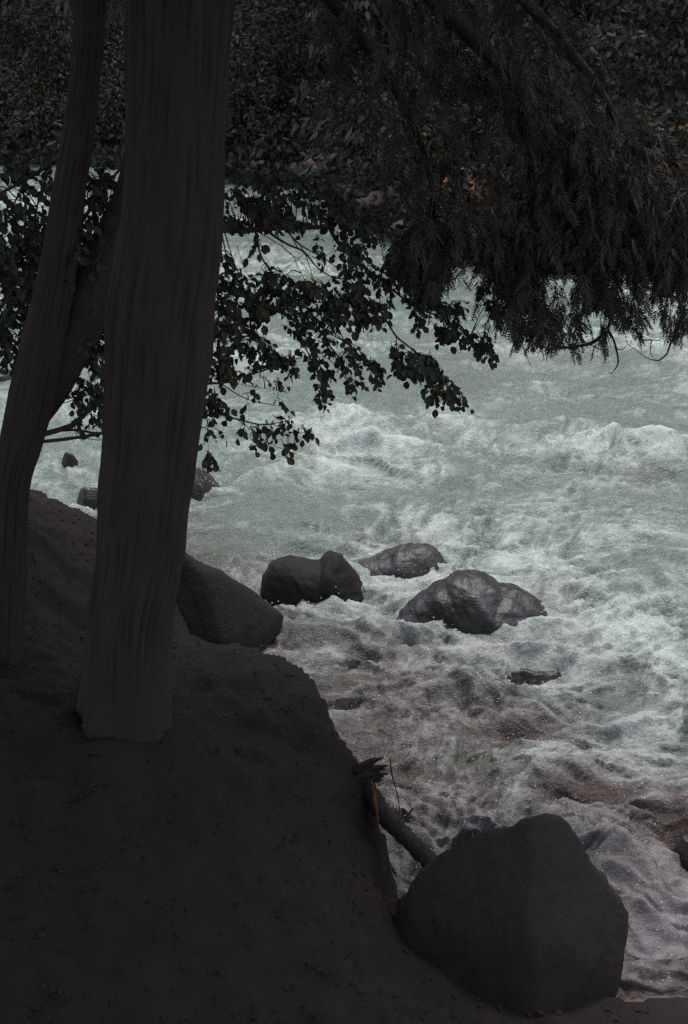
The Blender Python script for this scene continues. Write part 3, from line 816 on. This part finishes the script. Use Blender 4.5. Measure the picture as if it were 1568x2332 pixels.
# ------------------------------------------------------------------ leaning broadleaf tree
Y2 = 5.8
T2 = [(5, 1800, 75), (0, 1550, 55), (8, 1400, 48), (18, 1250, 40), (28, 1105, 38), (52, 1000, 46), (76, 900, 50), (98, 800, 48), (120, 680, 42), (140, 560, 37), (158, 440, 33), (182, 280, 30), (196, 130, 29), (204, 0, 29)]
t2p = [tp(a, b, c, Y2) for a, b, c in T2]
p2 = [q[0] for q in t2p]; r2_ = [q[1] for q in t2p]
for k in range(1, 5):
    p2.append(t2p[-1][0] + Vector((.15 * k, .1 * k, 1.4 * k))); r2_.append([.13, .10, .07, .03][k - 1])
b2 = Vector((p2[1].x, Y2, float(bank_h(np.array([p2[1].x]), np.array([Y2]))[0])))
lt = empty('broadleaf_tree', b2)
tag(lt, 'leaning twin stemmed broadleaf tree at the left edge, its leafy limbs reach over the river', 'tree')
bark_trunk('trunk', p2, r2_, 300, 90, M['bark2'], lt, .009, 15)
SB = [(70, 960, 30), (110, 885, 44), (148, 800, 50), (198, 695, 50), (236, 593, 38), (262, 520, 32), (292, 430, 24), (330, 260, 23), (360, 60, 22), (375, -150, 20)]
sbp = [tp(a, b, c, Y2 + .06 + .02 * i) for i, (a, b, c) in enumerate(SB)]
ps = [q[0] for q in sbp]; rs = [q[1] for q in sbp]
ps.append(ps[-1] + Vector((.2, .1, 1.6))); rs.append(.05)
bark_trunk('stem', ps, rs, 160, 70, M['bark2'], lt, .007, 19)

# limbs: polyline (photo units), depth range, widths, twigs & leaf zones
def limb(pl, Ya, Yb, w0, w1, parent, subs=(), name='limb', mb=None):
    n = len(pl)
    pts_ = [at(a, b, Ya + (Yb - Ya) * i / (n - 1)) for i, (a, b) in enumerate(pl)]
    k = m_per_unit((Ya + Yb) / 2) * .5
    q, r_ = smooth_path(pts_, [(w0 + (w1 - w0) * i / (n - 1)) * k for i in range(n)], 10 * n)
    mb.tube(q, r_, 7, .08)
    return q

LIMBS = [
 # main polyline, Y start/end, widths, sub polylines, leaf zones (cx, cy, rx, ry, twigs)
 dict(main=[(270, 560), (340, 540), (430, 528), (496, 523), (560, 525), (620, 520), (690, 519), (750, 517)], Y=(5.9, 6.6), w=(20, 10),
      subs=[([(620, 522), (617, 532), (658, 558), (691, 573), (725, 611), (760, 632), (796, 636)], 6, 2), ([(582, 530), (593, 578), (608, 606), (623, 626), (650, 650)], 5, 2),
            ([(653, 525), (684, 558), (735, 586), (775, 614), (811, 624)], 4, 1.5), ([(505, 530), (516, 586), (521, 624), (529, 662)], 3.5, 1.5), ([(512, 530), (530, 588), (545, 629), (560, 665)], 3, 1.2),
            ([(600, 535), (660, 575), (680, 610), (700, 650)], 2, 1), ([(684, 558), (700, 590), (715, 640), (730, 680)], 2.5, 1), ([(640, 545), (650, 570), (690, 600), (720, 650)], 1.6, 1),
            ([(735, 586), (765, 570), (800, 566)], 1.5, .8), ([(640, 620), (690, 580), (720, 545)], 1.2, .8), ([(540, 560), (556, 610), (575, 640)], 1.4, .8), ([(690, 575), (740, 600), (745, 625)], 1.5, .8)],
      zones=[(560, 480, 70, 38, 60), (650, 478, 80, 34, 66), (740, 470, 60, 40, 60), (560, 425, 65, 40, 60), (680, 425, 90, 34, 80), (585, 562, 20, 14, 4), (508, 575, 8, 20, 4), (527, 600, 10, 15, 3),
             (600, 505, 100, 10, 30), (650, 640, 60, 12, 14), (730, 560, 12, 30, 5), (620, 625, 60, 10, 8)]),
 dict(main=[(750, 517), (765, 545), (790, 575), (812, 590), (826, 606), (870, 640), (920, 680), (980, 712), (1040, 745), (1100, 782)], Y=(6.6, 7.0), w=(9, 2.5),
      subs=[([(842, 504), (862, 542), (870, 570), (877, 600)], 3, 1.5), ([(845, 505), (882, 534), (905, 560), (918, 575)], 4, 2), ([(882, 534), (915, 542), (950, 545)], 2.5, 1.2), ([(960, 705), (985, 735), (1010, 765)], 2, 1)],
      zones=[(800, 495, 60, 28, 40), (850, 478, 70, 30, 40), (800, 560, 28, 24, 12), (775, 545, 10, 14, 4), (820, 618, 50, 22, 34), (880, 622, 55, 36, 70), (930, 668, 45, 34, 44), (905, 600, 40, 20, 20), (985, 700, 45, 26, 34),
             (1020, 735, 40, 28, 30), (1010, 765, 18, 16, 9), (1072, 770, 34, 14, 24), (1100, 790, 20, 12, 12), (1040, 700, 24, 14, 9), (960, 730, 18, 18, 8), (1118, 665, 16, 30, 16), (1135, 710, 18, 20, 12), (830, 530, 18, 16, 5)]),
 dict(main=[(250, 660), (330, 640), (400, 640), (470, 650), (540, 668), (618, 702), (648, 715), (684, 738), (734, 757), (745, 781), (771, 814), (782, 849)], Y=(5.95, 6.5), w=(14, 2.5),
      subs=[([(618, 702), (700, 690), (790, 690), (850, 700)], 4, 2), ([(684, 738), (690, 780), (710, 820), (735, 880), (738, 915)], 4, 1.5), ([(700, 748), (760, 765), (810, 800), (850, 850)], 3, 1.5), ([(470, 690), (540, 720), (590, 770)], 3, 1.2)],
      zones=[(520, 640, 36, 26, 30), (580, 650, 50, 24, 36), (545, 700, 60, 40, 90), (500, 760, 30, 30, 30), (620, 690, 60, 28, 60), (560, 770, 60, 30, 44), (610, 800, 30, 18, 10), (510, 820, 20, 28, 12),
             (700, 668, 60, 26, 60), (780, 660, 50, 30, 60), (800, 705, 65, 26, 90), (850, 712, 30, 20, 30), (730, 712, 60, 20, 36), (670, 740, 40, 26, 24), (700, 800, 28, 36, 26), (735, 860, 26, 36, 30), (735, 912, 12, 16, 5),
             (780, 800, 40, 28, 24), (820, 830, 32, 24, 26), (855, 850, 18, 20, 14), (760, 765, 40, 16, 14), (800, 870, 14, 14, 5)]),
 dict(main=[(780, 640), (830, 680), (862, 705), (882, 733), (903, 766), (933, 791), (961, 814), (989, 845), (1020, 878), (1045, 915)], Y=(6.5, 6.4), w=(6, 2),
      subs=[([(903, 766), (905, 800), (918, 830), (925, 860)], 2.5, 1), ([(882, 733), (870, 760), (875, 790)], 1, .6), ([(870, 720), (850, 760), (845, 790)], 1, .6)],
      zones=[(905, 810, 14, 34, 11), (930, 822, 18, 30, 12), (962, 826, 22, 16, 12), (985, 850, 28, 18, 18), (1010, 880, 34, 24, 30), (1030, 905, 26, 16, 16), (1055, 915, 8, 6, 3), (935, 855, 12, 12, 4)]),
 dict(main=[(60, 1000), (150, 975), (180, 957), (240, 905), (330, 885), (400, 880), (466, 875), (521, 870), (560, 856), (600, 845), (650, 825), (685, 815)], Y=(5.75, 6.3), w=(13, 2),
      subs=[([(505, 875), (540, 898), (570, 912), (612, 921), (635, 925)], 3, 1), ([(521, 870), (560, 878), (600, 885), (660, 895)], 1.4, .8), ([(560, 905), (568, 930), (566, 960)], 1, .6), ([(180, 957), (200, 985), (235, 1005)], 2, 1),
            ([(60, 995), (112, 985), (170, 980), (210, 986), (250, 990), (340, 990)], 7, 3), ([(170, 980), (195, 997), (225, 1003), (250, 1000)], 3, 1), ([(170, 980), (180, 1000), (205, 1012)], 1.4, .7), ([(120, 915), (170, 905), (210, 898), (250, 890)], 4, 2), ([(120, 925), (165, 912), (215, 885), (245, 860)], 2.5, 1.5), ([(190, 985), (230, 965), (240, 962)], 1, .6)],
      zones=[(500, 835, 24, 14, 8), (530, 855, 36, 12, 8), (480, 850, 12, 20, 7), (585, 838, 26, 10, 5), (635, 820, 26, 10, 9), (660, 835, 16, 10, 5), (620, 868, 34, 8, 3), (640, 916, 8, 6, 2), (575, 895, 12, 6, 2), (562, 925, 6, 4, 1),
             (205, 872, 34, 22, 16), (235, 850, 16, 30, 16), (185, 900, 26, 16, 9), (215, 925, 22, 12, 5), (222, 955, 16, 14, 7), (215, 905, 30, 14, 8), (172, 962, 12, 8, 4)]),
 dict(main=[(50, 1010), (140, 1002), (240, 985), (340, 950), (400, 935), (455, 932), (531, 953), (590, 967), (625, 965), (660, 957)], Y=(5.75, 6.1), w=(9, 1.5),
      subs=[([(542, 957), (570, 978), (597, 1000), (641, 1022), (658, 1020), (669, 1013)], 2.2, 1), ([(600, 966), (641, 972), (669, 987), (698, 985), (712, 984)], 1.8, 1), ([(466, 930), (472, 960), (474, 1010), (476, 1040), (480, 1062)], 1.5, .8), ([(500, 945), (510, 975), (500, 995)], 1, .6), ([(480, 900), (510, 920), (545, 955)], 1.5, 1)],
      zones=[(475, 925, 18, 22, 10), (500, 935, 26, 12, 8), (480, 895, 12, 12, 5), (560, 975, 30, 8, 4), (620, 985, 24, 8, 5), (640, 962, 24, 8, 5), (575, 1003, 24, 6, 3), (612, 1012, 10, 6, 2), (655, 1018, 16, 7, 4), (702, 985, 12, 6, 3), (672, 990, 8, 6, 2), (478, 1045, 8, 18, 5), (471, 990, 8, 18, 4), (500, 990, 8, 6, 1)]),
 # left side crown pieces
 dict(main=[(190, 330), (120, 370), (40, 420), (-80, 480)], Y=(5.8, 6.2), w=(12, 4),
      subs=[([(120, 370), (90, 450), (70, 560), (60, 700), (40, 800)], 5, 2), ([(60, 410), (10, 520), (-20, 700)], 4, 2)],
      zones=[(15, 480, 45, 40, 42), (75, 520, 50, 50, 80), (110, 440, 28, 30, 16), (50, 440, 60, 18, 20), (30, 600, 55, 50, 120), (95, 620, 45, 60, 90), (30, 700, 55, 60, 130), (85, 740, 35, 60, 70), (10, 790, 45, 36, 46), (45, 800, 25, 20, 16), (10, 560, 40, 30, 40), (60, 395, 60, 20, 30)]),
 dict(main=[(150, 560), (190, 500), (230, 440), (270, 390), (330, 340)], Y=(5.85, 6.3), w=(10, 4),
      subs=[([(230, 440), (240, 520), (235, 600), (245, 700), (240, 800), (225, 860)], 4, 1.5)],
      zones=[(235, 400, 40, 22, 26), (220, 455, 26, 34, 26), (255, 500, 26, 34, 24), (200, 540, 30, 50, 60), (225, 620, 34, 50, 70), (262, 640, 14, 60, 20), (225, 720, 34, 50, 60), (255, 790, 16, 50, 24), (215, 790, 28, 30, 30), (190, 820, 24, 22, 16)]),
]

def in_front_ok(x, y): return True

def add_twig(tb, lb, lo, p, d, L, nleaf, size):
    d = d.normalized()
    mid = p + d * L * .5 + Vector((0, 0, .01)); e = p + d * L + Vector((0, 0, -.12 * L))
    q, r_ = smooth_path([p, mid, e], [.0022, .0016, .0008], 6)
    tb.tube(q, r_, 3)
    sd = d.cross(Vector((0, 0, 1)))
    if sd.length < .1: sd = Vector((1, 0, 0))
    sd.normalize()
    for i in range(nleaf):
        t = (i + 1) / nleaf
        k = t * 5; a = q[min(int(k), 4)].lerp(q[min(int(k), 4) + 1], k - min(int(k), 4))
        sg = 1 if i % 2 else -1
        ld = d * .45 + sd * sg * random.uniform(.3, .9) + Vector((0, 0, -random.uniform(.25, 1.0))) + rv(.35)
        ls = size * random.uniform(.65, 1.2)
        m = lo if random.random() < .015 else lb
        m.leaf(a + ld.normalized() * .006, ld, rv() + Vector((0, -.8, .6)), ls, ls * random.uniform(.62, .85))

for li, Ld in enumerate(LIMBS):
    wood = MB()
    allq = list(limb(Ld['main'], Ld['Y'][0], Ld['Y'][1], Ld['w'][0], Ld['w'][1], lt, mb=wood))
    ym = Ld['Y'][0] * .3 + Ld['Y'][1] * .7
    xs = [a for a, b in Ld['main']]
    def Yat(x):
        k = (x - xs[0]) / (xs[-1] - xs[0] + 1e-6)
        return Ld['Y'][0] + (Ld['Y'][1] - Ld['Y'][0]) * min(max(k, 0), 1)
    for pl, a, b in Ld['subs']:
        allq += limb(pl, Yat(pl[0][0]), Yat(pl[-1][0]) + random.uniform(-.05, .1), a, b, lt, mb=wood)
    lo_ = wood.build('limb', M['bark2'], lt, True)
    tb, lb, lo = MB(), MB(), MB()
    for (cx_, cy_, rx, ry, n) in Ld['zones']:
        full = n
        n = n if n < 14 else int(n * (.34 if cy_ < 512 and li < 2 else .35))
        for _ in range(n):
            a = random.uniform(0, 2 * math.pi); r = math.sqrt(random.random())
            x = cx_ + rx * r * math.cos(a); y = cy_ + ry * r * math.sin(a)
            sparse = full < 12
            spread = .06 if sparse else .28
            p = at(x, y, Yat(x) + random.uniform(-spread * .6, spread))
            c = min(allq, key=lambda s_: (s_ - p).length)
            away = (p - c)
            L_ = random.uniform(.05, .09) if sparse else random.uniform(.07, .13)
            d = (away.normalized() * .5 if away.length > .02 else Vector((0, 0, 0))) + Vector((random.uniform(.0, .7), random.uniform(-.3, .3), -.55)) + rv(.45)
            st = p - d.normalized() * L_ * .5
            add_twig(tb, lb, lo, st, d, L_, 3 if sparse else 5, .047 if li not in (4, 5) else .044)
            if away.length > .03 and (sparse or random.random() < .5):
                m_ = st.lerp(c, .5) + Vector((0, 0, .02)) + rv(.012)
                qq, rr3 = smooth_path([c, m_, st], [.0035, .0026, .0018], 7); tb.tube(qq, rr3, 4)
    off = -Vector(lt.location) - Vector(lo_.location)
    tb.build('twigs', M['twig'], lo_).location = off
    lb.build('leaves', M['leaf'], lo_).location = off
    if lo.v: lo.build('turning_leaves', M['leafold'], lo_).location = off

# crown above the picture: widened and thickened to shade the left bank
cw = MB(); cl = MB()
tb0 = p2[-4]
for q in range(100):
    j = random.randint(-4, -1); c = p2[j]
    e = Vector((c.x + random.uniform(-3.6, 1.2), random.uniform(4.2, 12.5), c.z + random.uniform(-.4, 1.4)))
    e.z = max(e.z, 5.3)
    cw.tube([c, c.lerp(e, .5) + rv(.1), e], [.04, .025, .008], 5)
    for w in range(130):
        pp = c.lerp(e, random.uniform(.2, 1.05)) + rv(random.uniform(.1, .6))
        if pp.z > 5: cl.blade(pp, rv() + Vector((0, 0, -.2)), Vector((0, 0, 1)) + rv(.8), random.uniform(.14, .24), .14)
co = cw.build('crown', M['bark2'], lt)
cl.build('leaves', M['leaf'], co).location = -Vector(lt.location) - Vector(co.location)

# ------------------------------------------------------------------ driftwood & twigs at the shore
def one_tube(name, pl, Ys, wd, mat, label, cat, seg=8, wob=.1, n=None):
    pts_ = [at(a, b, y) for (a, b), y in zip(pl, Ys)]
    q, r_ = smooth_path(pts_, [w * .5 * m_per_unit(Ys[0]) for w in wd], n or 8 * len(pl))
    mb = MB(); mb.tube(q, r_, seg, wob)
    return tag(mb.build(name, mat, None, True), label, cat)
one_tube('fallen_log', [(800, 1730), (842, 1800), (880, 1860), (930, 1912), (985, 1968), (1040, 2040)], [5.75, 5.6, 5.45, 5.3, 5.15, 5.0], [22, 38, 46, 40, 44, 30], M['driftwood'],
         'dark fallen log slanting from the bank down to the black boulder', 'log', 14, .16)
# broken stump end: jagged splinters
sn = MB()
for k in range(9):
    a = at(800 + random.uniform(-6, 10), 1758 + k * 4, 5.65 + random.uniform(-.04, .04)); b = at(random.uniform(850, 888), 1730 + k * 6 + random.uniform(-4, 3), 5.6)
    q, r_ = smooth_path([a, a.lerp(b, .5) + Vector((0, 0, .01)), b], [.03, .022, .004], 8); sn.tube(q, r_, 6, .15)
tag(sn.build('broken_root', M['driftwood'], None, True), 'jagged broken root sticking out from the bank over the water', 'root')
one_tube('split_wood', [(846, 1778), (852, 1810), (858, 1845), (862, 1880), (868, 1925)], [5.5, 5.46, 5.42, 5.38, 5.34], [8, 12, 10, 7, 3], M['redwood'], 'reddish split wood strip standing against the fallen log', 'wood', 6, .3)
one_tube('bare_twig', [(889, 1728), (892, 1760), (900, 1790), (908, 1825), (913, 1870)], [5.45, 5.42, 5.4, 5.35, 5.3], [4.5, 5, 4, 3, 2], M['redwood'], 'thin upright reddish twig in front of the water', 'twig', 6, .15)
one_tube('bare_twig', [(851, 1781), (870, 1784), (888, 1792), (898, 1800)], [5.5, 5.48, 5.46, 5.44], [2, 2, 1.6, 1.2], M['twig'], 'thin dark twig lying level from the broken root', 'twig', 5)
one_tube('bare_twig', [(942, 1842), (934, 1852), (925, 1860), (905, 1868)], [5.3, 5.3, 5.3, 5.3], [4, 5, 4, 2], M['twig'], 'short dark twig stub beside the upright twig', 'twig', 6, .15)
one_tube('bare_twig', [(886, 1850), (920, 1890), (950, 1925), (972, 1940)], [5.05, 5.03, 5.0, 4.98], [1.5, 2, 1.6, 1], M['twig'], 'thin twig hanging across the small dark pool', 'twig', 5)
one_tube('bare_twig', [(800, 2028), (850, 2040), (885, 2048), (900, 2054)], [4.75, 4.73, 4.7, 4.7], [3, 3, 2.4, 1.4], M['redwood'], 'reddish twig over the lower end of the small pool', 'twig', 5)

def ground(x, y): return float(bank_h(np.array([x]), np.array([y]))[0])
# leaf litter on the near bank: uncountable
lm = MB()
LXs = RNG.uniform(-4.5, 2.2, 5000); LYs = RNG.uniform(1.5, 8.5, 5000)
LSD = bank_sd(LXs, LYs)[0]; LHs = bank_h(LXs, LYs)
for x, y, sdv, hz in zip(LXs, LYs, LSD, LHs):
    if sdv < .06: continue
    p = Vector((x, y, hz + .008))
    lm.leaf(p, Vector((random.uniform(-1, 1), random.uniform(-1, 1), random.uniform(-.05, .1))), Vector((0, 0, 1)) + rv(.2), random.uniform(.02, .045), .024)
tag(lm.build('leaf_litter', M['pebble'], None), 'brown dead leaves scattered over the dark bank', 'leaf litter', kind='stuff')

# ------------------------------------------------------------------ light
w = bpy.data.worlds.new("World"); sc.world = w; w.use_nodes = True
wn = w.node_tree.nodes; bg = wn['Background']
sky = wn.new('ShaderNodeTexSky'); sky.sky_type = 'NISHITA'; sky.sun_disc = False
ELEV, AZ = math.radians(68), math.radians(20)      # sun beyond the far bank, to the right
sky.sun_elevation = ELEV; sky.sun_rotation = AZ
sky.air_density = 1.0; sky.dust_density = 3.0; sky.ozone_density = 1.0
hs = wn.new('ShaderNodeHueSaturation'); hs.inputs['Saturation'].default_value = .45   # thin overcast greys the sky
w.node_tree.links.new(sky.outputs[0], hs.inputs['Color'])
w.node_tree.links.new(hs.outputs[0], bg.inputs['Color'])
bg.inputs['Strength'].default_value = .14
sd_ = bpy.data.lights.new('sun', 'SUN'); sd_.energy = 1.1; sd_.angle = math.radians(14); sd_.color = (1, .95, .88)
so = bpy.data.objects.new('sun', sd_); COL.objects.link(so)
dirv = Vector((math.sin(AZ) * math.cos(ELEV), math.cos(AZ) * math.cos(ELEV), math.sin(ELEV)))
so.rotation_euler = dirv.to_track_quat('Z', 'Y').to_euler()
so.location = (0, 0, 20)
sc.view_settings.view_transform = 'Standard'; sc.view_settings.look = 'None'
sc.view_settings.exposure = 0.85; sc.view_settings.gamma = 1.0
sc.cycles.use_denoising = False
sc.cycles.max_bounces = 5; sc.cycles.diffuse_bounces = 3; sc.cycles.glossy_bounces = 2
